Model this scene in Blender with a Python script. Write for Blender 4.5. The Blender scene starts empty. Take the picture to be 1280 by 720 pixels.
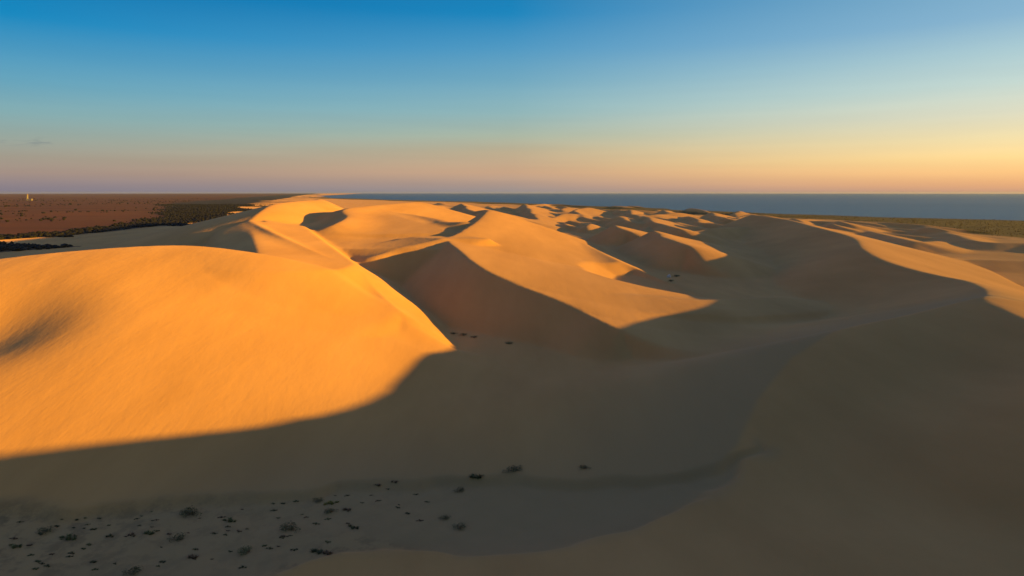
import bpy, bmesh, math, random
import numpy as np

R = math.radians
FOC = 800.0            # focal length in pixels of the 1280-wide photograph
HORIZ = 240.0          # row of the horizon
CAM_H = 70.0           # camera height above the valley floor, metres
SUN_AZ = 98.0          # degrees clockwise from the view direction
SUN_EL = 7.6
SEA_Z = -3.0
HAZE = 1.5e-5

def at(px, py, z):
    """World point of height z seen at photograph pixel (px, py)."""
    Y = (CAM_H - z) * FOC / (py - HORIZ)
    return ((px - 640.0) / FOC * Y, Y, z)

# ------------------------------------------------------------------ noise
def _hash(ix, iy, seed):
    h = (ix.astype(np.int64) * 374761393 + iy.astype(np.int64) * 668265263 + seed * 982451653) & 0xffffffff
    h = ((h ^ (h >> 13)) * 1274126177) & 0xffffffff
    return ((h ^ (h >> 16)) & 0xffff).astype(np.float32) / 32767.5 - 1.0

def vnoise(x, y, seed=0):
    ix = np.floor(x); iy = np.floor(y)
    fx = x - ix; fy = y - iy
    fx = fx * fx * fx * (fx * (fx * 6 - 15) + 10); fy = fy * fy * fy * (fy * (fy * 6 - 15) + 10)
    a = _hash(ix, iy, seed); b = _hash(ix + 1, iy, seed)
    c = _hash(ix, iy + 1, seed); d = _hash(ix + 1, iy + 1, seed)
    return (a + (b - a) * fx) * (1 - fy) + (c + (d - c) * fx) * fy

def fbm(x, y, sc, oct=3, seed=0):
    s = 0; amp = 1.0; t = 0
    for k in range(oct):
        s = s + amp * vnoise(x / sc + 17.3 * k, y / sc - 9.1 * k, seed + k); t += amp
        amp *= .5; sc *= .5
    return s / t

def smooth(a, b, v):
    t = np.clip((v - a) / (b - a), 0, 1)
    return t * t * (3 - 2 * t)

def smax(a, b, k):
    h = np.clip(.5 + .5 * (a - b) / k, 0, 1)
    return b + (a - b) * h + k * h * (1 - h)

# ------------------------------------------------------------------ dunes
def catmull(P, step_rel=.006, smin=1.2):
    P = np.array(P, float)
    Q = np.vstack([2 * P[0] - P[1], P, 2 * P[-1] - P[-2]])
    out = []
    for i in range(1, len(Q) - 2):
        p0, p1, p2, p3 = Q[i - 1], Q[i], Q[i + 1], Q[i + 2]
        r = max(60, min(np.hypot(*p1[:2]), np.hypot(*p2[:2])))
        n = max(2, int(np.hypot(*(p2 - p1)[:2]) / max(smin, step_rel * r)))
        for t in np.arange(n) / n:
            # centripetal-ish: plain catmull on smooth control polygons
            out.append(.5 * ((2 * p1) + (p2 - p0) * t + (2 * p0 - 5 * p1 + 4 * p2 - p3) * t * t
                             + (3 * p1 - p0 - 3 * p2 + p3) * t ** 3))
    out.append(P[-1])
    return np.array(out)

DUNES = []
def dune(pts, lee=.6, stoss=.16, face=90.0, rnd=8.0, world=False, k=1.2, cap=1e9, warp=0, xmax=None, blend=(-.25, .35)):
    P = [tuple(p) if (world or len(p) == 4) else at(*p) for p in pts]
    P = [p[:3] for p in P]
    DUNES.append(dict(P=P, lee=lee, stoss=stoss, face=face, rnd=rnd, k=k, cap=cap, warp=warp, xmax=xmax, blend=blend))

def W(x, y, z):        # a control point given in world metres
    return (x, y, z, 0)

# --- far-left chain and the ridge that runs towards the camera
# L: from its peak down to the nose beside the valley
dune([(311, 276, 46), (345, 292, 42), (400, 320, 35), (444, 341, 29), (467, 361, 23.5), (501, 390, 16.5), (528, 404, 9), (545, 414, 3)],
     lee=(.62, .4, .2, .16, .16, .2), stoss=.66, face=100, rnd=2, k=2)
dune([(311, 276, 46), (317, 289, 42), (322, 303, 40), (326, 318, 39)], lee=.62, stoss=.14, face=115, rnd=5, k=3, cap=45)
# L2: the broad front dome
dune([(-400, 400, 22), (-150, 352, 33), (0, 326, 40), (120, 312, 43.5), (230, 306.5, 44.5), (320, 317, 41), (380, 335, 34), (430, 365, 22), (455, 384, 11)],
     lee=.62, stoss=(.3, .3, .3, .3, .31, .415, .6, .68, .7), face=178, rnd=32, blend=(.02, .30), k=6)
# chain A / B behind it
dune([(398, 248.6, 56), (396, 249.6, 58.3), (375, 251, 58.3), (345, 254.5, 57), (328, 263, 52), (312, 276, 44)], lee=.25, stoss=.5, face=98, rnd=10)
dune([(520, 252, 56), (439, 259.5, 52), (436, 270, 46), (420, 279.5, 42), (398, 286, 38), (372, 289, 37), (350, 284, 39), (330, 279, 42), (311, 276, 44)],
     lee=.6, stoss=.28, face=130, rnd=8)
dune([(439, 259.5, 52), (470, 264, 47), (510, 268, 43), (545, 274, 40), (556, 277, 40), (580, 277, 41)], lee=.5, stoss=.28, face=160, rnd=8, cap=60)
dune([(552, 298, 34), (500, 311, 28.5), (458, 322, 24), (430, 322, 21)], lee=.03, stoss=.6, face=190, rnd=4, blend=(-.55, -.25), k=2, cap=40)
dune([(478, 264.7, 46), (510, 268, 43), (545, 274, 40)], lee=.5, stoss=.05, face=175, rnd=3, blend=(.75, .93), k=4, cap=240, xmax=-50)
# M: central dune, crest coming down to the valley
dune([(609, 262, 49), (596, 275, 42), (575, 289, 36.5), (558, 299, 33), (573, 313, 30.5), (588, 326, 28), (608, 339, 25), (635, 352, 21.5), (686, 371, 17.5), (723, 388, 14), (752, 402, 12.5), (774, 412, 11)],
     lee=.62, stoss=(.34, .225, .165, .15), face=84, rnd=8, blend=(.1, .6))
dune([(748, 372, 12), (790, 371, 11.8), (835, 372.5, 10), (872, 374.5, 8.5), (930, 373, 6), (980, 371, 3)], lee=.2, stoss=.09, face=190, rnd=6, k=3, cap=40)
dune([(728, 306, 12.5), (745, 313, 11.8), (768, 324, 10.3), (795, 336.5, 8.8), (822, 348, 7.6)], lee=.1, stoss=.45, face=85, rnd=3, k=4, cap=35, blend=(-.3, .2))
# R1: right ridge with concave shaded face, R2: near ridge that leaves the frame
dune([(939, 268, 30), (980, 274, 29), (1015, 283, 28), (1062, 296, 27.5), (1077, 311, 26), (1100, 324, 24), (1137, 336, 23), (1175, 345, 24), (1205, 351, 26.5), (1227, 360, 30.2), (1234, 370, 31)],
     lee=.42, stoss=.23, face=88, rnd=5, blend=(.1, .75), cap=98)
dune([(1234, 372, 31), (1229, 381, 30.9), (1250, 390, 30.6), (1280, 402, 30.3), W(155, 185, 29.8), W(151, 165, 31), W(147, 147, 34.5), W(146, 128, 40), W(146, 112, 44), W(146, 95, 46), W(148, 60, 46), W(155, -20, 46), W(165, -120, 45), W(190, -260, 40)],
     lee=.48, stoss=.2, face=100, rnd=8, k=2, blend=(.4, .85))
dune([(1172, 321, 5), (1190, 324, 6.5), (1230, 325, 7), (1290, 326, 7.5), (1400, 330, 9)], lee=.2, stoss=.1, face=60, rnd=5)
dune([(1062, 283, 6), (1100, 292, 9), (1126, 298, 10), (1146, 302, 10), (1172, 301, 6)], lee=.25, stoss=.2, face=80, rnd=5)
dune([(1150, 281, 8), (1168, 287, 8), (1194, 293, 8.5), (1225, 301.5, 8.5), (1290, 304, 9), (1400, 309, 10)], lee=.22, stoss=.2, face=55, rnd=5)

# --- the dune field towards the sea: crest traces
F = [
 [(655,255,22),(666,268,16),(681,284,4)],
 [(735,259,20),(717,262,17),(728,270,10),(755,276,4)],
 [(785,261.5,16),(790,268,11),(805,271.5,4)],
 [(772,270,17),(790,278,12),(812,284,5)],
 [(770,281.5,20),(782,289,16),(796,297,8)],
 [(807,270,18),(826,280,17),(850,287,14),(882,292.5,5)],
 [(812,288,21),(840,302,19),(868,311,15),(896,320,7)],
 [(827,262,16),(838,267,12),(853,270,4)],
 [(885,265,18),(903,272,14),(914,274,12),(925,271,13),(939,267,18)],
 [(949,270,20),(966,277,15),(985,281.5,6)],
 [(988,272.5,16),(1004,279,10),(1012,281,5)],
 [(1048,276,17),(1066,282,12),(1088,286,4)],
 [(512,256,36),(520,262,32),(530,270,26)],
 [(577,254,35),(587,263,30),(606,262,34),(609,268,30)],
 [(330,276,44),(345,270,40),(392,267,38)],
]
for c in F:
    c = [(a, b, z * 1.12 if z < 30 else z) for a, b, z in c]
    dune(c, lee=.55, stoss=.24, face=95, rnd=6, k=1.5, warp=9)

FLOOR_PX = [(-260, 652), (0, 640), (110, 632), (220, 622), (330, 612), (410, 602), (480, 592), (560, 587), (640, 582), (740, 582), (830, 578), (900, 566), (960, 548),
            (930, 578), (880, 606), (800, 645), (720, 668), (640, 681), (560, 684), (490, 680), (430, 684), (340, 715), (200, 745), (0, 760), (-260, 770)]
FLOOR = [((px - 640) / FOC * CAM_H * FOC / (py - HORIZ), 0) for px, py in FLOOR_PX]
FLOOR = [at(px, py, float(np.interp(px, [400, 640, 800, 960], [.5, 3.3, 5.5, 8.5])))[:2] for px, py in FLOOR_PX]
def floor_sd(X, Y, FLOOR=FLOOR):
    """>0 inside the deflation hollow, metres"""
    best = np.full(X.shape, 1e9, np.float32); ins = np.zeros(X.shape, bool)
    P = FLOOR + FLOOR[:1]
    for (x0, y0), (x1, y1) in zip(P[:-1], P[1:]):
        ex, ey = x1 - x0, y1 - y0
        t = np.clip(((X - x0) * ex + (Y - y0) * ey) / (ex * ex + ey * ey), 0, 1)
        best = np.minimum(best, np.hypot(X - x0 - t * ex, Y - y0 - t * ey))
        c = ((y0 > Y) != (y1 > Y)) & (X < (x1 - x0) * (Y - y0) / (y1 - y0 + 1e-9) + x0)
        ins ^= c
    return np.where(ins, best, -best)

BLOW = [at(px, py, 3.5)[:2] for px, py in [(764, 347), (772, 341), (790, 339), (812, 344), (832, 350), (880, 350), (930, 352), (965, 362), (920, 369), (870, 369), (825, 365), (795, 360), (774, 354)]]
PITS = [(-178, 212, 7, 25)]
# low crests packed between them, out to the shore
_r = random.Random(11)
for i in range(230):
    y = 900 * (4.2 ** _r.random()); x = _r.uniform(-.32, .9) * y
    if x > 760 - .02 * y or x < -420 or x + .61 * (y - 2500) > 780: continue
    if 0 < x < 330 and y < 1050: continue
    zc = _r.uniform(7, 17); L = _r.uniform(45, 140) * (1 + y / 4000); a = _r.gauss(0, .35)
    P = []
    for t in (-1, -.55, 0, .5, 1):
        P.append(W(x - math.sin(a) * L * t - 26 * (1 - t * t) + _r.uniform(-8, 8), y + math.cos(a) * L * t, zc * (1 - .75 * t * t)))
    dune(P, lee=.55, stoss=_r.uniform(.2, .36), face=95, rnd=8, k=2, warp=14, world=False)

def terrain(X, Y):
    """height, for arrays of world coordinates (float32)"""
    r = np.hypot(X, Y)
    h = 1.2 * fbm(X, Y, 260, 3, 5) + .35 * fbm(X, Y, 40, 2, 9)
    h = h * (1 - .0 * r)
    # ground rises away from the valley on the far left (heath plateau)
    coast = coastline_sd(X, Y)
    for n, D in enumerate(DUNES):
        C = catmull(D['P'])
        zmax = C[:, 2].max()
        reach = (zmax + 6) / min(np.min(D['lee']), np.min(D['stoss']))
        reach = min(reach, D['cap'] + zmax / .6)
        m = (X > C[:, 0].min() - reach) & (X < C[:, 0].max() + reach) & (Y > C[:, 1].min() - reach) & (Y < C[:, 1].max() + reach)
        idx = np.nonzero(m)
        if not len(idx[0]): continue
        x = X[idx]; y = Y[idx]
        # meander: domain warp so that crests are not drawn with a ruler
        rr = r[idx]
        if D['warp']:
            x = x + D['warp'] * fbm(x, y, 90, 2, 41 + n); y = y + D['warp'] * fbm(x, y, 110, 2, 141 + n)
        sx, sy = math.sin(R(D['face'])), math.cos(R(D['face']))
        best = np.full(x.shape, -50.0, np.float32)
        b0, b1 = D['blend']
        st = D['stoss'] if isinstance(D['stoss'], tuple) else (D['stoss'], D['stoss'])
        stv = np.interp(np.linspace(0, 1, len(C)), np.linspace(0, 1, len(st)), st)
        le = D['lee'] if isinstance(D['lee'], tuple) else (D['lee'], D['lee'])
        lev = np.interp(np.linspace(0, 1, len(C)), np.linspace(0, 1, len(le)), le)
        rn = D['rnd'] * np.clip(C[:, 2] / zmax, .1, 1) ** 2.2
        for (cx, cy, cz), sts, les, rnd in zip(C, stv, lev, rn):
            dx = x - cx; dy = y - cy
            d = np.sqrt(dx * dx + dy * dy) + 1e-4
            cf = (dx * sx + dy * sy) / d
            t = np.clip((cf - b0) / (b1 - b0), 0, 1); t = t * t * (3 - 2 * t)
            drop = (1 - t) * les * d + t * sts * (d - rnd * (1 - np.exp(-d / rnd)))
            if D['cap'] < 1e6: drop = drop + .6 * np.maximum(0, d - D['cap'])
            np.maximum(best, cz - drop, out=best)
        if D['xmax'] is not None: best = best - .5 * np.maximum(0, x - D['xmax'])
        h[idx] = smax(best, h[idx], D['k'])
    near = r < 420
    fs = np.full(X.shape, -99., np.float32); fs[near] = floor_sd(X[near] + 3 * vnoise(X[near] / 9, Y[near] / 9, 90), Y[near] + 2 * vnoise(X[near] / 8, Y[near] / 8, 91))
    h = h - 1.5 * smooth(-.5, 3, fs) + (.35 * fbm(X, Y, 7, 3, 93)) * smooth(0, 6, fs)
    for px_, py_, dep, rad in PITS:
        h = h - dep * np.exp(-((X - px_) ** 2 + (Y - py_) ** 2) / (rad * rad))
    nb = (X > 40) & (X < 260) & (Y > 340) & (Y < 620)
    if nb.any():
        b_ = -floor_sd(X[nb], Y[nb], BLOW)
        cut = .5 + .5 * np.maximum(b_, 0)
        h[nb] = -smax(-h[nb], -cut, .8)
    # beach: land sinks below the sea beyond the coast
    h = np.where(coast > 0, h, h)
    h = h + (-12 - h) * smooth(-40, 60, coast)
    return h

COAST = [(-9000, 40000), (-3500, 11500), (-2100, 7600), (-850, 5500), (0, 4300), (330, 3500), (590, 2950), (812, 2180), (1244, 1600), (1900, 900), (3200, -600), (6000, -4000), (20000, -20000)]
def coastline_sd(X, Y):
    """>0 on the sea side (metres, roughly)"""
    best = np.full(X.shape, 1e9, np.float32); sign = np.zeros(X.shape, np.float32)
    Xw = X + 60 * vnoise(X / 420, Y / 420, 31) + 25 * vnoise(X / 130, Y / 130, 33)
    for (x0, y0), (x1, y1) in zip(COAST[:-1], COAST[1:]):
        ex, ey = x1 - x0, y1 - y0; L2 = ex * ex + ey * ey
        t = np.clip(((Xw - x0) * ex + (Y - y0) * ey) / L2, 0, 1)
        dx = Xw - (x0 + t * ex); dy = Y - (y0 + t * ey)
        d = np.sqrt(dx * dx + dy * dy)
        s = np.sign(ex * dy - ey * dx)
        m = d < best
        best = np.where(m, d, best); sign = np.where(m, s, sign)
    return best * sign

def build_grid():
    th_in = np.arange(-43.5, 43.501, math.degrees(.0028))
    th_out = np.linspace(43.5, 360 - 43.5, 170)[1:-1]
    th = np.radians(np.concatenate([th_in, th_out]))
    r = [14.0]
    while r[-1] < 32000:
        q = r[-1]
        f = .0055 if q < 90 else .0045 if q < 1500 else .006 if q < 3500 else .012 if q < 8000 else .06
        r.append(q * (1 + f))
    r = np.array(r)
    T, RR = np.meshgrid(th, r)
    X = (RR * np.sin(T)).astype(np.float32); Y = (RR * np.cos(T)).astype(np.float32)
    return X, Y

def blur(h, n=1):
    for _ in range(n):
        v = h.copy()
        v[1:-1] = .25 * h[:-2] + .5 * h[1:-1] + .25 * h[2:]
        w = v.copy()
        w[:, 1:-1] = .25 * v[:, :-2] + .5 * v[:, 1:-1] + .25 * v[:, 2:]
        h = w
    return h

# ------------------------------------------------------------------ near relief
# ground that rises behind and below the camera and closes the hollow
dune([W(150, 30, 40), W(90, 22, 36), W(30, 15, 31), W(-20, 5, 25), W(-60, -20, 19)],
     lee=.27, stoss=.2, face=180, rnd=10, k=3)
# the soft spur that runs down from the end of R2
dune([(1231, 380, 30), (1160, 393, 27), (1085, 409, 23), (1020, 430, 18.5), (985, 455, 14), (968, 485, 8)],
     lee=.28, stoss=.2, face=190, rnd=14, k=9)

# ------------------------------------------------------------------ scene helpers
S = bpy.context.scene
COL = S.collection

def link(name, mesh, mat=None, parent=None):
    o = bpy.data.objects.new(name, mesh); COL.objects.link(o)
    if mat: mesh.materials.append(mat)
    if parent: o.parent = parent
    return o

def tag(o, label=None, cat=None, group=None, kind=None):
    if label: o['label'] = label
    if cat: o['category'] = cat
    if group: o['group'] = group
    if kind: o['kind'] = kind
    return o

def grid_mesh(name, V, nr, nc, wrap=False):
    me = bpy.data.meshes.new(name)
    i = np.arange(nr - 1)[:, None]; j = np.arange(nc if wrap else nc - 1)[None, :]
    j2 = (j + 1) % nc
    a = i * nc + j; b = i * nc + j2; c = (i + 1) * nc + j2; d = (i + 1) * nc + j
    F = np.stack([a + 0 * j, d + 0 * j, c + 0 * j, b + 0 * j], -1).reshape(-1, 4).astype(np.int32)
    nf = len(F)
    me.vertices.add(len(V)); me.vertices.foreach_set('co', V.astype(np.float32).ravel())
    me.loops.add(nf * 4); me.loops.foreach_set('vertex_index', F.ravel())
    me.polygons.add(nf)
    me.polygons.foreach_set('loop_start', np.arange(0, nf * 4, 4, dtype=np.int32))
    me.polygons.foreach_set('loop_total', np.full(nf, 4, np.int32))
    me.polygons.foreach_set('use_smooth', np.ones(nf, bool))
    me.update(calc_edges=True); me.validate()
    return me

class NT:
    """small node-tree helper"""
    def __init__(self, tree):
        self.t = tree; tree.nodes.clear()
    def n(self, typ, **kw):
        nd = self.t.nodes.new(typ)
        for k, v in kw.items():
            if k.startswith('i_'):
                key = k[2:]; key = int(key) if key.isdigit() else key.replace('_', ' ')
                self.put(nd.inputs[key], v)
            else: setattr(nd, k, v)
        return nd
    def put(self, sock, v):
        if isinstance(v, bpy.types.NodeSocket): self.t.links.new(v, sock)
        elif isinstance(v, bpy.types.Node): self.t.links.new(v.outputs[0], sock)
        else: sock.default_value = v
    def math(self, op, a, b=0.0, c=0.0, clamp=False):
        nd = self.t.nodes.new('ShaderNodeMath'); nd.operation = op; nd.use_clamp = clamp
        self.put(nd.inputs[0], a); self.put(nd.inputs[1], b); self.put(nd.inputs[2], c)
        return nd.outputs[0]
    def ramp(self, fac, stops, interp='LINEAR'):
        nd = self.t.nodes.new('ShaderNodeValToRGB'); cr = nd.color_ramp; cr.interpolation = interp
        while len(cr.elements) < len(stops): cr.elements.new(.5)
        for e, (p, c) in zip(cr.elements, stops): e.position = p; e.color = (*c, 1) if len(c) == 3 else c
        self.put(nd.inputs[0], fac)
        return nd.outputs[0]
    def mix(self, f, a, b, mode='MIX'):
        nd = self.t.nodes.new('ShaderNodeMix'); nd.data_type = 'RGBA'; nd.blend_type = mode
        self.put(nd.inputs[0], f)
        for k, v in ((6, a), (7, b)):
            if isinstance(v, tuple) and len(v) == 3: v = (*v, 1)
            self.put(nd.inputs[k], v)
        return nd.outputs[2]
    def noise(self, vec, scale, detail=3, rough=.5, out=0):
        nd = self.n('ShaderNodeTexNoise'); self.put(nd.inputs['Vector'], vec)
        nd.inputs['Scale'].default_value = scale; nd.inputs['Detail'].default_value = detail
        nd.inputs['Roughness'].default_value = rough
        return nd.outputs[out]

def mat(name):
    m = bpy.data.materials.new(name); m.use_nodes = True
    return m, NT(m.node_tree)

def srgb(r, g, b):
    f = lambda c: (c / 255 / 12.92) if c / 255 <= .04045 else ((c / 255 + .055) / 1.055) ** 2.4
    return (f(r), f(g), f(b))

# ------------------------------------------------------------------ materials
SAND = (.44, .254, .082)
def sand_material():
    m, n = mat('wind_blown_sand')
    pos = n.n('ShaderNodeNewGeometry').outputs['Position']
    at_ = lambda nm: n.n('ShaderNodeAttribute', attribute_name=nm).outputs['Fac']
    # large soft tonal drift of the sand
    n1 = n.noise(n.n('ShaderNodeMapping', i_Vector=pos, i_Scale=(.035, .010, .02), i_Rotation=(0, 0, R(12))).outputs[0], 1.0, 6, .6)
    n2 = n.noise(pos, .9, 3, .6)
    col = n.mix(n.ramp(n1, [(.3, (0, 0, 0)), (.7, (1, 1, 1))]), (SAND[0] * .86, SAND[1] * .83, SAND[2] * .80), (SAND[0] * 1.09, SAND[1] * 1.08, SAND[2] * 1.08))
    col = n.mix(n.math('MULTIPLY', n2, .12), col, (SAND[0] * .7, SAND[1] * .68, SAND[2] * .62))
    # damp, crusted floor between the dunes
    fl = n.math('MULTIPLY', at_('damp'), n.math('ADD', .62, n.math('MULTIPLY', n.noise(pos, .11, 5, .6), .75)), clamp=True)
    col = n.mix(fl, col, (.32, .21, .085))
    mot = n.ramp(n.noise(pos, .22, 6, .68), [(.47, (0, 0, 0)), (.60, (1, 1, 1))])
    lf = n.n('ShaderNodeMapRange', i_0=n.n('ShaderNodeSeparateXYZ', i_0=pos).outputs[0], i_1=5.0, i_2=-45.0).outputs[0]
    vm = n.mix(n.noise(pos, .5, 3), (.085, .075, .030), (.15, .085, .045))
    col = n.mix(n.math('MULTIPLY', n.math('MULTIPLY', mot, at_('damp')), n.math('MULTIPLY', lf, .6)), col, vm)
    col = n.mix(n.math('MULTIPLY', at_('toe_shade'), .75), col, (.31, .205, .085))  # shade along the slope toe, darkened into the sand colour
    # heath
    hn = n.noise(pos, .004, 5, .6)
    stretch = n.n('ShaderNodeMapping', i_Vector=pos, i_Scale=(.0011, .006, .01))
    hs = n.noise(stretch.outputs[0], 1.0, 5, .6)
    heath = n.ramp(hs, [(.3, (.008, .005, .002)), (.45, (.034, .012, .001)), (.58, (.052, .020, .002)), (.75, (.075, .032, .006))])
    heath = n.mix(n.ramp(hn, [(.45, (0, 0, 0)), (.7, (1, 1, 1))]), heath, (.038, .018, .004))
    col = n.mix(at_('heath'), col, heath)
    wood = n.mix(n.noise(pos, .05, 3), (.004, .005, .003), (.010, .010, .005))
    col = n.mix(at_('wood'), col, wood)
    gr = n.mix(n.ramp(hs, [(.35, (0, 0, 0)), (.65, (1, 1, 1))]), (.040, .034, .006), (.12, .09, .016))
    col = n.mix(at_('green'), col, gr)
    # bump: wind ripples near, soft undulation
    wv = n.n('ShaderNodeTexWave', wave_type='BANDS', bands_direction='X')
    mp = n.n('ShaderNodeMapping', i_Vector=pos, i_Rotation=(0, 0, R(12)))
    n.put(wv.inputs['Vector'], mp.outputs[0])
    wv.inputs['Scale'].default_value = .9; wv.inputs['Distortion'].default_value = 5; wv.inputs['Detail'].default_value = 2.5; wv.inputs['Detail Scale'].default_value = .45
    near = n.math('SUBTRACT', 1.0, n.math('DIVIDE', n.n('ShaderNodeVectorMath', operation='LENGTH', i_0=pos).outputs['Value'], 420.0), clamp=True)
    amp = n.math('MULTIPLY', near, n.math('MULTIPLY', n.math('SUBTRACT', n.noise(pos, .02, 2), .3, clamp=True), .14))
    mpr = n.n('ShaderNodeMapping', i_Vector=pos, i_Scale=(.16, .05, .1), i_Rotation=(0, 0, R(10))).outputs[0]
    mpr2 = n.n('ShaderNodeMapping', i_Vector=pos, i_Scale=(.9, .28, .5), i_Rotation=(0, 0, R(14))).outputs[0]
    hgt = n.math('ADD', n.math('MULTIPLY', wv.outputs['Fac'], amp), n.math('MULTIPLY', n.math('ADD', n.noise(mpr, 1.0, 6, .6), n.math('MULTIPLY', n.noise(mpr2, 1.0, 4, .6), .25)), .55))
    bp = n.n('ShaderNodeBump', i_Strength=.38, i_Distance=1.0, i_Height=hgt)
    b = n.n('ShaderNodeBsdfPrincipled', i_Base_Color=col, i_Roughness=.95, i_Normal=bp)
    b.inputs['Specular IOR Level'].default_value = .15
    b.inputs['Diffuse Roughness'].default_value = .6
    o = n.n('ShaderNodeOutputMaterial', i_Surface=b)
    return m

def sea_material():
    m, n = mat('sea_water')
    pos = n.n('ShaderNodeNewGeometry').outputs['Position']
    mp = n.n('ShaderNodeMapping', i_Vector=pos, i_Scale=(.02, .05, .05), i_Rotation=(0, 0, R(-35)))
    w = n.noise(mp.outputs[0], 1.0, 6, .62)
    bp = n.n('ShaderNodeBump', i_Strength=1.0, i_Distance=6.0, i_Height=w)
    mp2 = n.n('ShaderNodeMapping', i_Vector=pos, i_Scale=(.0003, .0012, .01), i_Rotation=(0, 0, R(-25)))
    w2 = n.noise(mp2.outputs[0], 1.0, 4, .5)
    col = n.mix(w2, (.02, .08, .15), (.04, .12, .20))
    b = n.n('ShaderNodeBsdfPrincipled', i_Base_Color=col, i_Roughness=.45, i_Normal=bp)
    b.inputs['IOR'].default_value = 1.33; b.inputs['Specular IOR Level'].default_value = .32
    n.n('ShaderNodeOutputMaterial', i_Surface=b)
    return m

M_SAND = sand_material(); M_SEA = sea_material()

# ------------------------------------------------------------------ ground
X, Y = build_grid()
Z = terrain(X, Y)
Z = blur(Z, 1)
nr, nc = X.shape

def poly_sd(X, Y, P):
    """signed side of an open polyline, >0 on its right-hand side, metres"""
    best = np.full(X.shape, 1e9, np.float32); sg = np.zeros(X.shape, np.float32)
    for (x0, y0), (x1, y1) in zip(P[:-1], P[1:]):
        ex, ey = x1 - x0, y1 - y0; L2 = ex * ex + ey * ey
        t = np.clip(((X - x0) * ex + (Y - y0) * ey) / L2, 0, 1)
        dx = X - (x0 + t * ex); dy = Y - (y0 + t * ey)
        d = np.sqrt(dx * dx + dy * dy); m = d < best
        best = np.where(m, d, best); sg = np.where(m, np.sign(-(ex * dy - ey * dx)), sg)
    return best * sg

Xn = X + 90 * fbm(X, Y, 500, 3, 61); Yn = Y + 160 * fbm(X, Y, 600, 3, 67)
HEATH = [(-1500, -3000), (-1300, 0), (-690, 1050), (-715, 1350), (-770, 1600), (-800, 1850), (-1250, 3000), (-1800, 4700), (-4000, 12000), (-12000, 40000)]  # near edge pulled onto the sand: dark wood stands in for shade there
hd = -poly_sd(Xn, Yn, HEATH)                        # >0 on the heath
heath = smooth(-20, 20, hd)
wood = smooth(-10, 10, hd) * (1 - smooth(60, 130, hd - .16 * np.clip(Y - 1300, 0, 2500)))
fing = (fbm(X * .35, Y, 150, 3, 71) > .12) & (hd > -260) & (hd < 0)
wood = np.maximum(wood, fing * .9) * (Y > 600)
cs = coastline_sd(X, Y)
GREEN = [(700, 6000), (800, 2300), (840, 1866), (815, 1440), (800, 1190), (765, 960), (800, 500), (1100, -800), (1500, -4000)]
gd = -poly_sd(Xn * 1.0, Y, GREEN)
gd = poly_sd(X + 40 * fbm(X, Y, 160, 3, 81), Y, GREEN)
gd = -gd
green = smooth(-12, 12, gd)
green = np.maximum(green, smooth(-380, -300, cs + 80 * fbm(X, Y, 300, 2, 83)) * (X > -2600))
green *= (cs < 0) * smooth(7, 3.5, Z)
_n = np.hypot(X, Y) < 420
floor = np.zeros(X.shape, np.float32)
floor[_n] = smooth(-3.5, 5, floor_sd(X[_n] + 4 * vnoise(X[_n] / 9, Y[_n] / 9, 90), Y[_n] + 3 * vnoise(X[_n] / 8, Y[_n] / 8, 91)))

V = np.stack([X, Y, Z], -1).reshape(-1, 3)
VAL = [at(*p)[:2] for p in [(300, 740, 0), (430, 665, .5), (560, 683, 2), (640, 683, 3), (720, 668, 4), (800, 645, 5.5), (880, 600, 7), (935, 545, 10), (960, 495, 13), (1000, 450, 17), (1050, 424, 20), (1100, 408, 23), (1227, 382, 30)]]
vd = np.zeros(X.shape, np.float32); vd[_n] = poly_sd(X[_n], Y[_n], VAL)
toe_shade = np.where(vd < 0, smooth(-1.5, -4, vd) * smooth(-70, -8, vd), 0) * _n  # painted shade: strongest beside the toe line, fading out across the valley
ctr = np.array([[0, 0, float(Z[0].mean())]], np.float32)
me = grid_mesh('ground', V, nr, nc, wrap=True)
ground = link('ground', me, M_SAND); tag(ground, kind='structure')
for nm, a in (('heath', heath), ('wood', wood), ('green', green), ('damp', floor), ('toe_shade', toe_shade)):
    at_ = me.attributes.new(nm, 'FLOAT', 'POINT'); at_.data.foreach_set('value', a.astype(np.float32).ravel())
# the small disc under the camera closes the sheet
cap = bpy.data.meshes.new('ground_cap')
pv = [tuple(v) for v in V[:nc]] + [(0, 0, float(Z[0].mean()))]
cap.from_pydata(pv, [], [(i, (i + 1) % nc, nc) for i in range(nc)]); cap.update()
g2 = link('ground_under_camera', cap, M_SAND); tag(g2, kind='structure')

sea = bpy.data.meshes.new('sea')
rs = [0] + [300 * 1.25 ** i for i in range(22)]
na = 96
sv = [(0, 0, SEA_Z)] + [(r * math.sin(2 * math.pi * k / na), r * math.cos(2 * math.pi * k / na), SEA_Z) for r in rs[1:] for k in range(na)]
sf = [(0, 1 + (k + 1) % na, 1 + k) for k in range(na)]
for i in range(len(rs) - 2):
    a = 1 + i * na; b = a + na
    sf += [(a + k, a + (k + 1) % na, b + (k + 1) % na, b + k) for k in range(na)]
sea.from_pydata(sv, [], sf); sea.update()
so = link('sea', sea, M_SEA); tag(so, kind='structure')

# ------------------------------------------------------------------ things
def height_at(x, y):
    xx = np.array([[x, x + .01]], np.float32); yy = np.array([[y, y]], np.float32)
    return float(terrain(xx, yy)[0, 0])

def ground_at(px, py):
    """world point of the terrain seen at a photograph pixel (uses the built grid)"""
    dx, dy, dz = (px - 640) / FOC, 1.0, -(py - HORIZ) / FOC
    cam_az = math.atan2(dx, dy)
    j = int(np.argmin(np.abs(np.arctan2(X[5], Y[5]) - cam_az)))
    rr = np.hypot(X[:, j], Y[:, j]); zr = CAM_H + dz / math.hypot(dx, dy) * rr
    k = int(np.argmax(zr < Z[:, j]))
    return float(X[k, j]), float(Y[k, j]), float(Z[k, j])

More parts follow.
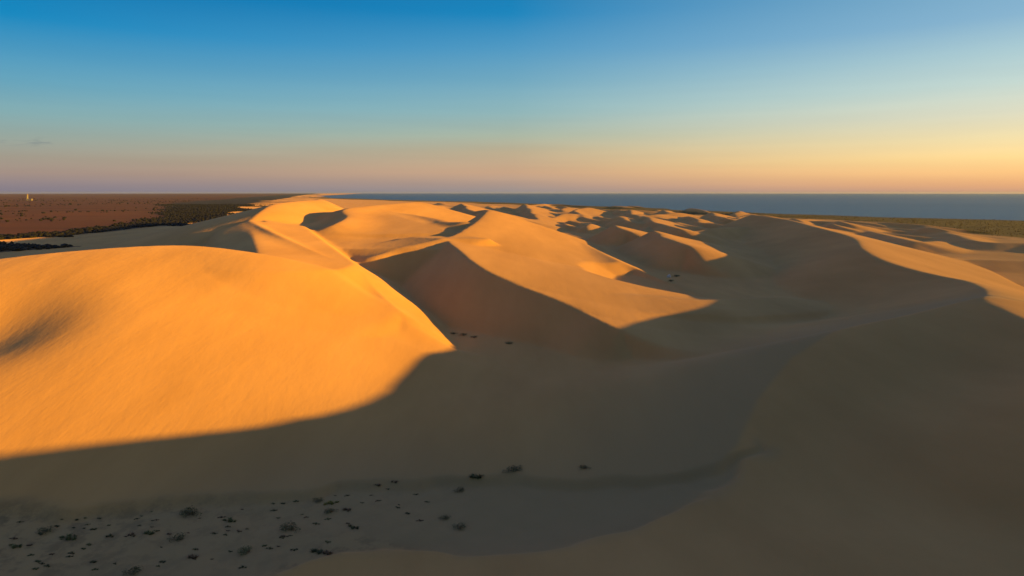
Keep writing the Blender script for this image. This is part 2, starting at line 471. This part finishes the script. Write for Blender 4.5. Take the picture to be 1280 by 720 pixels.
def plant_material(name, c1, c2):
    m, n = mat(name)
    oi = n.n('ShaderNodeObjectInfo').outputs['Random']
    g = n.n('ShaderNodeNewGeometry')
    f = n.noise(g.outputs['Position'], 2.2, 2)
    col = n.mix(n.ramp(f, [(.35, (0, 0, 0)), (.65, (1, 1, 1))]), c1, c2)
    b = n.n('ShaderNodeBsdfPrincipled', i_Base_Color=col, i_Roughness=.8)
    b.inputs['Specular IOR Level'].default_value = .2
    n.n('ShaderNodeOutputMaterial', i_Surface=b)
    return m
PM = {'green': plant_material('dark_green_grass', (.07, .08, .026), (.15, .145, .05)),
      'brown': plant_material('dry_brown_grass', (.11, .065, .03), (.22, .14, .065)),
      'olive': plant_material('olive_shrub', (.052, .052, .018), (.12, .11, .04)),
      'yellow': plant_material('yellow_grass', (.16, .135, .03), (.26, .21, .05)),
      'wood': plant_material('dark_woodland', (.003, .004, .002), (.008, .008, .004)),
      'coast': plant_material('coastal_scrub', (.040, .032, .008), (.085, .062, .014))}

def tussock_mesh(seed, w=1.0, h=.7, nb=170, clumps=5, lean=.5):
    """grass tussock: blades fanned out of several root centres, each blade a bent tapering strip"""
    r = random.Random(seed); vs = []; fs = []
    cs_ = [(0, 0, 1.0)] + [(r.uniform(-.8, .8) * w, r.uniform(-.45, .45) * w, r.uniform(.4, .8)) for _ in range(clumps - 1)]
    for _ in range(nb):
        cx, cy, k = r.choice(cs_)
        a = r.uniform(0, 2 * math.pi); q = r.random() ** .6
        bx, by = cx + math.cos(a) * .22 * w * q * k, cy + math.sin(a) * .22 * w * q * k
        ln = h * k * r.uniform(.55, 1.1); sp = lean * q * ln * r.uniform(.5, 1.3); wd = .022 * r.uniform(.8, 1.8) * (1 + w * .5)
        ox, oy = math.cos(a), math.sin(a); b0 = len(vs)
        for t in (0, .4, .75, 1):
            px_, py_ = bx + ox * sp * t ** 1.7, by + oy * sp * t ** 1.7; z = ln * (t - .22 * t * t * (1 + q)) - .12 * (t == 0)
            ww = wd * (1 - t * .85)
            vs += [(px_ - oy * ww, py_ + ox * ww, z), (px_ + oy * ww, py_ - ox * ww, z)]
        for i in range(3): fs.append((b0 + 2 * i, b0 + 2 * i + 1, b0 + 2 * i + 3, b0 + 2 * i + 2))
    return vs, fs

def shrub_mesh(seed, w=1.0, h=.8, nl=420):
    """low desert shrub: leaf sprays through a flattened, lopsided volume on forked twigs"""
    r = random.Random(seed); vs = []; fs = []
    lobes = [(r.uniform(-.6, .6) * w, r.uniform(-.4, .4) * w, r.uniform(.35, .7) * h, r.uniform(.3, .55)) for _ in range(6)]
    for _ in range(nl):
        lx, ly, lz, lr = r.choice(lobes)
        u = Vector((r.gauss(0, 1), r.gauss(0, 1), r.gauss(0, .6))).normalized() * lr * r.random() ** .4
        p = Vector((lx + u.x * w, ly + u.y * w, max(.03, lz + u.z * h)))
        sz = .055 * w * r.uniform(.6, 1.5); n_ = Vector((r.gauss(0, 1), r.gauss(0, 1), r.gauss(.5, 1))).normalized()
        t1 = n_.orthogonal().normalized(); t2 = n_.cross(t1); b0 = len(vs)
        vs += [tuple(p - t1 * sz), tuple(p - t2 * sz * .5), tuple(p + t1 * sz), tuple(p + t2 * sz * .5)]; fs.append((b0, b0 + 1, b0 + 2, b0 + 3))
    st = []; sf = []
    for lx, ly, lz, lr in lobes:                      # twigs
        for k in range(2):
            e = Vector((lx + r.uniform(-.2, .2), ly + r.uniform(-.2, .2), lz)); b0 = len(st)
            side = Vector((-e.y, e.x, 0)).normalized() if e.xy.length > .01 else Vector((1, 0, 0))
            for t, ww in ((0, .035), (.5, .022), (1, .01)):
                c_ = Vector((e.x * t, e.y * t, e.z * t ** .8 - .15 * (t == 0)))
                for q in (side * ww, Vector((0, 0, ww)), -side * ww): st.append(tuple(c_ + q))
            for i in range(2):
                for q in range(3): sf.append((b0 + 3 * i + q, b0 + 3 * i + (q + 1) % 3, b0 + 3 * i + 3 + (q + 1) % 3, b0 + 3 * i + 3 + q))
    return (vs, fs), (st, sf)

def mk(name, vf, m):
    me = bpy.data.meshes.new(name); me.from_pydata(vf[0], [], vf[1]); me.update()
    me.materials.append(m); return me

from mathutils import Vector
TM = {}
for kind in ('green', 'brown', 'yellow', 'olive'):
    TM[kind] = [mk('grass_tussock', tussock_mesh(100 + 7 * i + hash_, 1.0, .75, 260, 6), PM[kind]) for i, hash_ in enumerate((1, 2, 3))]
def proto_shrub(seed, kind):
    a_, b_ = shrub_mesh(seed)
    return mk('foliage', a_, PM[kind]), mk('stem', b_, PM['brown'])
SM = [proto_shrub(200 + i, 'olive') for i in range(3)] + [proto_shrub(210, 'green')]

pr = random.Random(4)
G_TUFT = 'grass tussocks scattered on the dark hollow floor'
G_SHRUB = 'low shrubs scattered on the dark hollow floor'
def place_tussock(px, py, size, kind, label, group=G_TUFT, flat=1.0):
    x, y, z = ground_at(px, py)
    o = bpy.data.objects.new('grass_tussock', pr.choice(TM[kind])); COL.objects.link(o)
    s_ = size * .66
    o.location = (x, y, z); o.scale = (s_, s_ * .8, s_ * .55 * flat); o.rotation_euler = (0, 0, pr.uniform(-.4, .4) + (math.pi if pr.random() < .5 else 0))
    tag(o, label, 'grass tussock', group); return o
def place_shrub(px, py, size, label, var=None, group=G_SHRUB, flat=1.0):
    x, y, z = ground_at(px, py)
    e = bpy.data.objects.new('shrub', None); COL.objects.link(e); e.location = (x, y, z)
    s_ = size * .7
    e.scale = (s_, s_ * .8, s_ * .6 * flat); e.rotation_euler = (0, 0, pr.uniform(-.5, .5))
    f_, t_ = SM[var if var is not None else pr.randrange(4)]
    for nm, me in (('foliage', f_), ('stem', t_)):
        c = bpy.data.objects.new(nm, me); COL.objects.link(c); c.parent = e
    tag(e, label, 'shrub', group); return e

place_shrub(240, 645, 4.6, 'largest dark shrub, at the upper edge of the left foreground scrub patch')
place_shrub(312, 691, 3.4, 'round dark green shrub standing alone low in the left foreground, below the other shrubs')
place_shrub(365, 664, 4.2, 'long dark shrub with a brownish right end, up and right of the round lone shrub')
place_shrub(397, 628, 2.6, 'very dark small shrub on the left side of the yellow grass tussock')
place_shrub(415, 641, 2.8, 'dark shrub directly below the yellow grass tussock')
place_shrub(574, 661, 3.0, 'darkest shrub near the bottom centre, lower one of a close pair in the pale hollow')
place_shrub(557, 649, 2.5, 'flat dark shrub just up and left of the darkest bottom-centre shrub')
place_shrub(575, 616, 2.6, 'small dark shrub below the wide flat shrub at the near scarp of the hollow')
place_shrub(733, 587, 2.7, 'rightmost small round shrub, alone on the upper rim of the hollow')
place_shrub(222, 675, 3.2, 'flat dark shrub below the largest shrub of the left scrub patch')
place_shrub(642, 588, 5.2, 'widest and flattest dark shrub, a thin strip on the upper rim of the hollow', flat=.5)
place_shrub(57, 667, 3.4, 'dark reddish shrub near the left picture edge, in the scrub row')
place_shrub(165, 719, 3.2, 'dark shrub cut by the bottom edge of the picture at lower left')
place_tussock(414, 631, 3.2, 'yellow', 'yellowish grass tussock between two very dark shrubs at left centre')
place_tussock(432, 638, 2.4, 'brown', 'reddish brown tussock on the right of the yellow grass tussock')
place_tussock(473, 608, 2.2, 'brown', 'left one of two small brown tussocks on the rim left of centre')
place_tussock(494, 606, 2.4, 'brown', 'right one of two small brown tussocks on the rim left of centre')
place_tussock(600, 597, 4.2, 'olive', 'wide low olive tussock on the rim just left of the flattest shrub', flat=.7)
place_tussock(440, 662, 3.0, 'olive', 'long thin olive tussock low at left centre, right of the long brown-ended shrub', flat=.7)
place_tussock(393, 690, 3.2, 'olive', 'faint olive tussock lowest at left centre, on the slope foot', flat=.8)
place_tussock(412, 694, 2.6, 'brown', 'faint brown tussock beside the lowest olive one at the slope foot')
place_tussock(288, 651, 3.0, 'green', 'pale green tussock right of the largest shrub')
place_tussock(190, 668, 2.8, 'green', 'green tussock between the reddish small tussock and the flat dark shrub')
place_tussock(166, 669, 2.2, 'brown', 'small reddish tussock in the middle of the left scrub row')
place_tussock(87, 673, 3.6, 'green', 'broad green tussock right of the dark reddish shrub at the left edge')
place_tussock(16, 687, 3.0, 'green', 'dark green tussock nearest the left picture edge')
place_tussock(243, 698, 2.6, 'brown', 'brown tussock left of the round lone dark green shrub')
place_tussock(138, 671, 2.0, 'olive', 'tiny olive tussock left of the small reddish tussock')
place_tussock(170, 712, 1.4, 'olive', 'tiny dark tussock just above the shrub cut by the bottom edge')
n_small = 0
for _ in range(900):
    px, py = pr.uniform(0, 560), pr.uniform(612, 716)
    up = np.interp(px, [0, 240, 400, 560], [655, 636, 618, 600]); lo = np.interp(px, [0, 300, 430, 560], [722, 716, 690, 668])
    if not (up < py < lo): continue
    if pr.random() < .25 + .75 * (py - up) / (lo - up) * (.5 + px / 800): continue
    place_tussock(px, py, pr.uniform(.7, 1.7), pr.choice(['green', 'brown', 'olive', 'olive']), 'one of the many small faint tussocks between the larger shrubs of the left foreground', 'small faint tussocks of the left foreground', flat=.8)
    n_small += 1
    if n_small >= 95: break

# shrubs at the foot of the shaded slip face, and the knot of debris further right
place_shrub(567, 418, 3.6, 'left-hand dark bush of three at the foot of the shaded slip face', group='bushes at the foot of the shaded slip face')
place_shrub(578, 420, 4.0, 'middle dark bush of three at the foot of the shaded slip face', group='bushes at the foot of the shaded slip face')
place_shrub(592, 423, 3.4, 'right-hand dark bush of three at the foot of the shaded slip face', group='bushes at the foot of the shaded slip face')
place_shrub(640, 430, 5.0, 'flat green bush where the shaded slip face meets the pale valley floor', 3, group='bushes at the foot of the shaded slip face', flat=.6)
place_shrub(838, 352, 5.5, 'dark bush below the pale boulder in the shaded valley', group='bushes around the pale boulder')
place_shrub(845, 346, 6.0, 'dark bush right of the pale boulder in the shaded valley', group='bushes around the pale boulder')

# pale boulder
bm_ = bmesh.new(); bmesh.ops.create_icosphere(bm_, subdivisions=3, radius=1)
for v in bm_.verts:
    p = v.co.copy(); k = 1 + .22 * math.sin(3.1 * p.x + 1.3) * math.cos(2.3 * p.y) + .1 * math.sin(7 * p.z + 4 * p.x) + .05 * math.sin(13 * p.y + 9 * p.x)
    v.co = Vector((p.x * 1.25, p.y, max(-.35, p.z * .9))) * k
me = bpy.data.meshes.new('boulder'); bm_.to_mesh(me); bm_.free()
m_, n_ = mat('pale_rock'); g_ = n_.n('ShaderNodeNewGeometry').outputs['Position']
b_ = n_.n('ShaderNodeBsdfPrincipled', i_Base_Color=n_.mix(n_.noise(g_, 1.4, 5), (.30, .26, .21), (.62, .57, .49)), i_Roughness=.9)
n_.put(b_.inputs['Normal'], n_.n('ShaderNodeBump', i_Height=n_.noise(g_, 3, 5), i_Strength=.6)); n_.n('ShaderNodeOutputMaterial', i_Surface=b_)
o = link('boulder', me, m_); x, y, z = ground_at(836, 347); o.location = (x, y, z + .4); o.scale = (1.5, 1.4, 1.9)
tag(o, 'pale boulder in the shaded valley, right of the tip of the middle dune', 'boulder')

# pale tower far out on the plain
def lathe(profile, seg=16):
    vs_, fs_ = [], []
    for r_, z_ in profile:
        for k in range(seg): vs_.append((r_ * math.cos(2 * math.pi * k / seg), r_ * math.sin(2 * math.pi * k / seg), z_))
    for i in range(len(profile) - 1):
        for k in range(seg): fs_.append((i * seg + k, i * seg + (k + 1) % seg, (i + 1) * seg + (k + 1) % seg, (i + 1) * seg + k))
    fs_.append(tuple(range((len(profile) - 1) * seg, len(profile) * seg))); return vs_, fs_
def box_vf(cx, cy, cz, sx, sy, sz):
    v = [(cx + a * sx / 2, cy + b * sy / 2, cz + c * sz / 2) for a in (-1, 1) for b in (-1, 1) for c in (-1, 1)]
    return v, [(0, 1, 3, 2), (4, 6, 7, 5), (0, 4, 5, 1), (2, 3, 7, 6), (0, 2, 6, 4), (1, 5, 7, 3)]
m_, n_ = mat('weathered_whitewash'); g_ = n_.n('ShaderNodeNewGeometry').outputs['Position']
b_ = n_.n('ShaderNodeBsdfPrincipled', i_Base_Color=n_.mix(n_.noise(g_, .3, 4), (.12, .11, .10), (.19, .17, .15)), i_Roughness=.85); n_.n('ShaderNodeOutputMaterial', i_Surface=b_)
md, nd_ = mat('dull_roof'); b_ = nd_.n('ShaderNodeBsdfPrincipled', i_Base_Color=(.16, .10, .08, 1), i_Roughness=.8); nd_.n('ShaderNodeOutputMaterial', i_Surface=b_)
xt, yt = (34 - 640) / FOC * 5200, 5200
e = bpy.data.objects.new('tower', None); COL.objects.link(e); e.location = (xt, yt, 0)
tag(e, 'tiny pale tower with a low wing, alone on the far left plain at the horizon', 'tower')
link('shaft', mk('shaft', lathe([(9, -4), (8.2, 10), (7, 30), (6.2, 44), (7.4, 45), (7.4, 48), (6.4, 48), (6.4, 47)]), m_), None, e)
link('roof', mk('roof', lathe([(6.2, 47.2), (5.5, 50), (3, 54), (.4, 57)]), md), None, e)
link('wing', mk('wing', box_vf(24, 0, 6, 30, 14, 18), m_), None, e)

# woodland on the edge of the heath, scrub along the coast: masses of small crowns
def crowns(name, n_items, sampler, m, seed, sub=1):
    r = random.Random(seed); ico = bmesh.new(); bmesh.ops.create_icosphere(ico, subdivisions=sub, radius=1)
    bv = np.array([v.co[:] for v in ico.verts], np.float32); bf = np.array([[v.index for v in f.verts] for f in ico.faces], np.int32); ico.free()
    rg = np.random.default_rng(seed); vs_, fs_ = [], []; cnt = 0
    while cnt < n_items:
        x, y, s_ = sampler(r)
        if x is None: continue
        j = np.abs(th0 - math.atan2(x, y)).argmin(); i = min(len(r0) - 1, np.searchsorted(r0, math.hypot(x, y)))
        z = float(Z[i, j])
        v = bv * (1 + rg.uniform(-.35, .3, (len(bv), 1))).astype(np.float32) * np.array([s_ * r.uniform(.8, 1.4), s_ * r.uniform(.8, 1.4), s_ * r.uniform(.55, 1.0)], np.float32)
        vs_.append(v + np.array([x, y, z + s_ * .45], np.float32)); fs_.append(bf + cnt * len(bv)); cnt += 1
    me = bpy.data.meshes.new(name); V_ = np.concatenate(vs_); F_ = np.concatenate(fs_)
    me.vertices.add(len(V_)); me.vertices.foreach_set('co', V_.ravel()); me.loops.add(F_.size); me.loops.foreach_set('vertex_index', F_.ravel())
    me.polygons.add(len(F_)); me.polygons.foreach_set('loop_start', np.arange(0, F_.size, 3, dtype=np.int32)); me.polygons.foreach_set('loop_total', np.full(len(F_), 3, np.int32))
    me.update(calc_edges=True)
    return tag(link(name, me, m), kind='stuff')
th0 = np.arctan2(X[5], Y[5]); r0 = np.hypot(X[:, 5], Y[:, 5])
def mask_sampler(mask, y0, y1, x0, x1, smin, smax):
    def f(r):
        y = y0 * (y1 / y0) ** r.random(); x = r.uniform(x0, x1)
        j = np.abs(th0 - math.atan2(x, y)).argmin(); i = min(len(r0) - 1, np.searchsorted(r0, math.hypot(x, y)))
        if r.random() > float(mask[i, j]): return None, 0, 0
        return x, y, r.uniform(smin, smax)
    return f
o = crowns('woodland', 8000, mask_sampler(wood, 700, 3600, -2600, -560, 1.5, 3.6), PM['wood'], 5); o['label'] = 'dark woodland band on the left, its near edge standing in for shaded sand'
o = crowns('heath_scrub', 2600, mask_sampler(heath * (1 - wood) * (fbm(X, Y, 420, 3, 101) > .05), 1000, 7000, -5200, -700, 1.5, 4.5), PM['wood'], 6); o['label'] = 'dark scrub speckling the red-brown plain on the left'
o = crowns('coastal_scrub', 9000, mask_sampler(green, 700, 4500, -200, 2400, 0.6, 1.1), PM['coast'], 7); o['label'] = 'low olive scrub along the shore on the right'

# ------------------------------------------------------------------ light
EXPO = 1.6
K = 2 ** -EXPO
world = bpy.data.worlds.new('World'); S.world = world; world.use_nodes = True
n = NT(world.node_tree)
d = n.n('ShaderNodeTexCoord').outputs['Generated']
sep = n.n('ShaderNodeSeparateXYZ', i_0=d)
zz = n.math('MAXIMUM', sep.outputs[2], 0.0)
hl = n.math('SQRT', n.math('SUBTRACT', 1.0, n.math('MULTIPLY', sep.outputs[2], sep.outputs[2])))
saz = n.math('DIVIDE', sep.outputs[0], n.math('MAXIMUM', hl, .001))     # sine of azimuth from the view axis
el = n.math('MULTIPLY', n.math('ARCSINE', zz), 2 / math.pi)             # 0 horizon .. 1 zenith
def skyramp(stops):
    return n.ramp(el, [(a / 90., srgb(*c)) for a, c in stops], 'LINEAR')
left = skyramp([(0, (134, 126, 138)), (0.5, (142, 130, 136)), (1.4, (162, 142, 132)), (2.5, (160, 152, 138)), (4, (150, 166, 158)), (5.6, (130, 170, 175)), (7.8, (100, 162, 186)), (10, (70, 150, 190)), (12.4, (2, 134, 190)), (16, (0, 112, 172)), (30, (74, 112, 166)), (90, (124, 124, 190))])
midl = skyramp([(0, (150, 142, 142)), (0.5, (168, 148, 138)), (1.8, (198, 162, 132)), (3.6, (190, 174, 144)), (5, (168, 180, 162)), (7.1, (142, 180, 184)), (9.9, (112, 168, 192)), (12.7, (78, 152, 194)), (15.6, (20, 132, 188)), (20, (20, 112, 168)), (34, (98, 122, 168)), (90, (124, 124, 190))])
right = skyramp([(0, (206, 158, 128)), (0.5, (232, 172, 122)), (1.4, (250, 196, 130)), (2.5, (255, 218, 148)), (3.9, (244, 224, 172)), (5.6, (222, 220, 194)), (7.8, (194, 214, 208)), (10, (170, 202, 210)), (12.4, (134, 178, 206)), (20, (90, 150, 184)), (34, (116, 134, 170)), (90, (124, 124, 190))])
far = skyramp([(0, (255, 190, 110)), (4, (255, 204, 130)), (10, (220, 200, 160)), (20, (130, 160, 170)), (45, (100, 124, 170)), (90, (124, 124, 190))])
mr = lambda a, b: n.n('ShaderNodeMapRange', i_0=saz, i_1=a, i_2=b).outputs[0]
c = n.mix(mr(-.62, 0.0), left, midl)
c = n.mix(mr(0.0, .62), c, right)
c = n.mix(mr(.66, 1.0), c, far)
glow = n.math('MULTIPLY', mr(.70, 1.0), n.math('SUBTRACT', 1.0, n.math('MULTIPLY', el, 4.0), clamp=True))
c = n.mix(1.0, c, n.n('ShaderNodeCombineColor', i_0=n.math('ADD', 1.0, n.math('MULTIPLY', glow, .9)), i_1=n.math('ADD', 1.0, n.math('MULTIPLY', glow, .75)), i_2=n.math('ADD', 1.0, n.math('MULTIPLY', glow, .55))), 'MULTIPLY')
wm = n.n('ShaderNodeMapping', i_Vector=d, i_Scale=(26, 26, 190))
wn = n.noise(wm.outputs[0], 1.0, 4, .6)
el_w = n.math('MULTIPLY', n.n('ShaderNodeMapRange', i_0=sep.outputs[2], i_1=.056, i_2=.062).outputs[0], n.n('ShaderNodeMapRange', i_0=sep.outputs[2], i_1=.070, i_2=.064).outputs[0])
az_w = n.n('ShaderNodeMapRange', i_0=saz, i_1=-.555, i_2=-.585).outputs[0]
wis = n.math('MULTIPLY', n.math('MULTIPLY', el_w, az_w), n.n('ShaderNodeMapRange', i_0=wn, i_1=.54, i_2=.68).outputs[0])
c = n.mix(n.math('MULTIPLY', wis, .5), c, srgb(104, 116, 128))
lay = n.n('ShaderNodeMapping', i_Vector=d, i_Scale=(1.6, 1.6, 34))
ln_ = n.math('MULTIPLY', n.math('SUBTRACT', n.noise(lay.outputs[0], 1.0, 4, .55), .5), n.math('SUBTRACT', .34, n.math('MULTIPLY', el, 2.2), clamp=True))
c = n.mix(1.0, c, n.n('ShaderNodeCombineColor', i_0=n.math('ADD', 1.0, ln_), i_1=n.math('ADD', 1.0, n.math('MULTIPLY', ln_, .9)), i_2=n.math('ADD', 1.0, n.math('MULTIPLY', ln_, .7))), 'MULTIPLY')
sky = n.n('ShaderNodeTexSky', sky_type='NISHITA', sun_disc=False, sun_elevation=R(SUN_EL), sun_rotation=R(SUN_AZ), altitude=70, air_density=1.2, dust_density=2.0, ozone_density=1.5)
bg = n.n('ShaderNodeBackground', i_Color=c, i_Strength=K)
bg2 = n.n('ShaderNodeBackground', i_Color=sky.outputs[0], i_Strength=.0015)
add = n.n('ShaderNodeAddShader', i_0=bg, i_1=bg2)
n.n('ShaderNodeOutputWorld', i_Surface=add)

sl = bpy.data.lights.new('sun', 'SUN'); sl.energy = 4.9; sl.angle = R(.6); sl.color = (1.0, .50, .02)
so_ = bpy.data.objects.new('sun', sl); COL.objects.link(so_)
az, ele = R(SUN_AZ), R(SUN_EL)
from mathutils import Vector
sd = Vector((math.sin(az) * math.cos(ele), math.cos(az) * math.cos(ele), math.sin(ele)))
so_.rotation_euler = sd.to_track_quat('Z', 'Y').to_euler()

# ------------------------------------------------------------------ haze
m, n = mat('thin_sea_haze')
pv_ = n.n('ShaderNodeVolumePrincipled', i_Color=(.36, .46, .66, 1), i_Density=HAZE)
pv_.inputs['Anisotropy'].default_value = .2
n.n('ShaderNodeOutputMaterial', i_Volume=pv_)
bx = bpy.data.meshes.new('haze'); h_ = 37000.0
bx.from_pydata([(x, y, z) for z in (-13.5, 76.0) for x, y in ((-h_, -h_), (h_, -h_), (h_, h_), (-h_, h_))], [],
               [(3, 2, 1, 0), (4, 5, 6, 7), (0, 1, 5, 4), (1, 2, 6, 5), (2, 3, 7, 6), (3, 0, 4, 7)]); bx.update()
tag(link('haze', bx, m), kind='stuff')
S.cycles.volume_bounces = 0; S.cycles.diffuse_bounces = 2

# ------------------------------------------------------------------ camera
cam = bpy.data.cameras.new('camera'); co = bpy.data.objects.new('camera', cam); COL.objects.link(co)
cam.sensor_width = 36; cam.lens = FOC / 1280 * 36; cam.shift_y = -(360 - HORIZ) / 1280
cam.clip_start = 1; cam.clip_end = 300000
co.location = (0, 0, CAM_H); co.rotation_euler = (R(90), 0, 0)
S.camera = co
vs = S.view_settings
vs.view_transform = 'Standard'; vs.look = 'None'; vs.exposure = EXPO; vs.gamma = 1
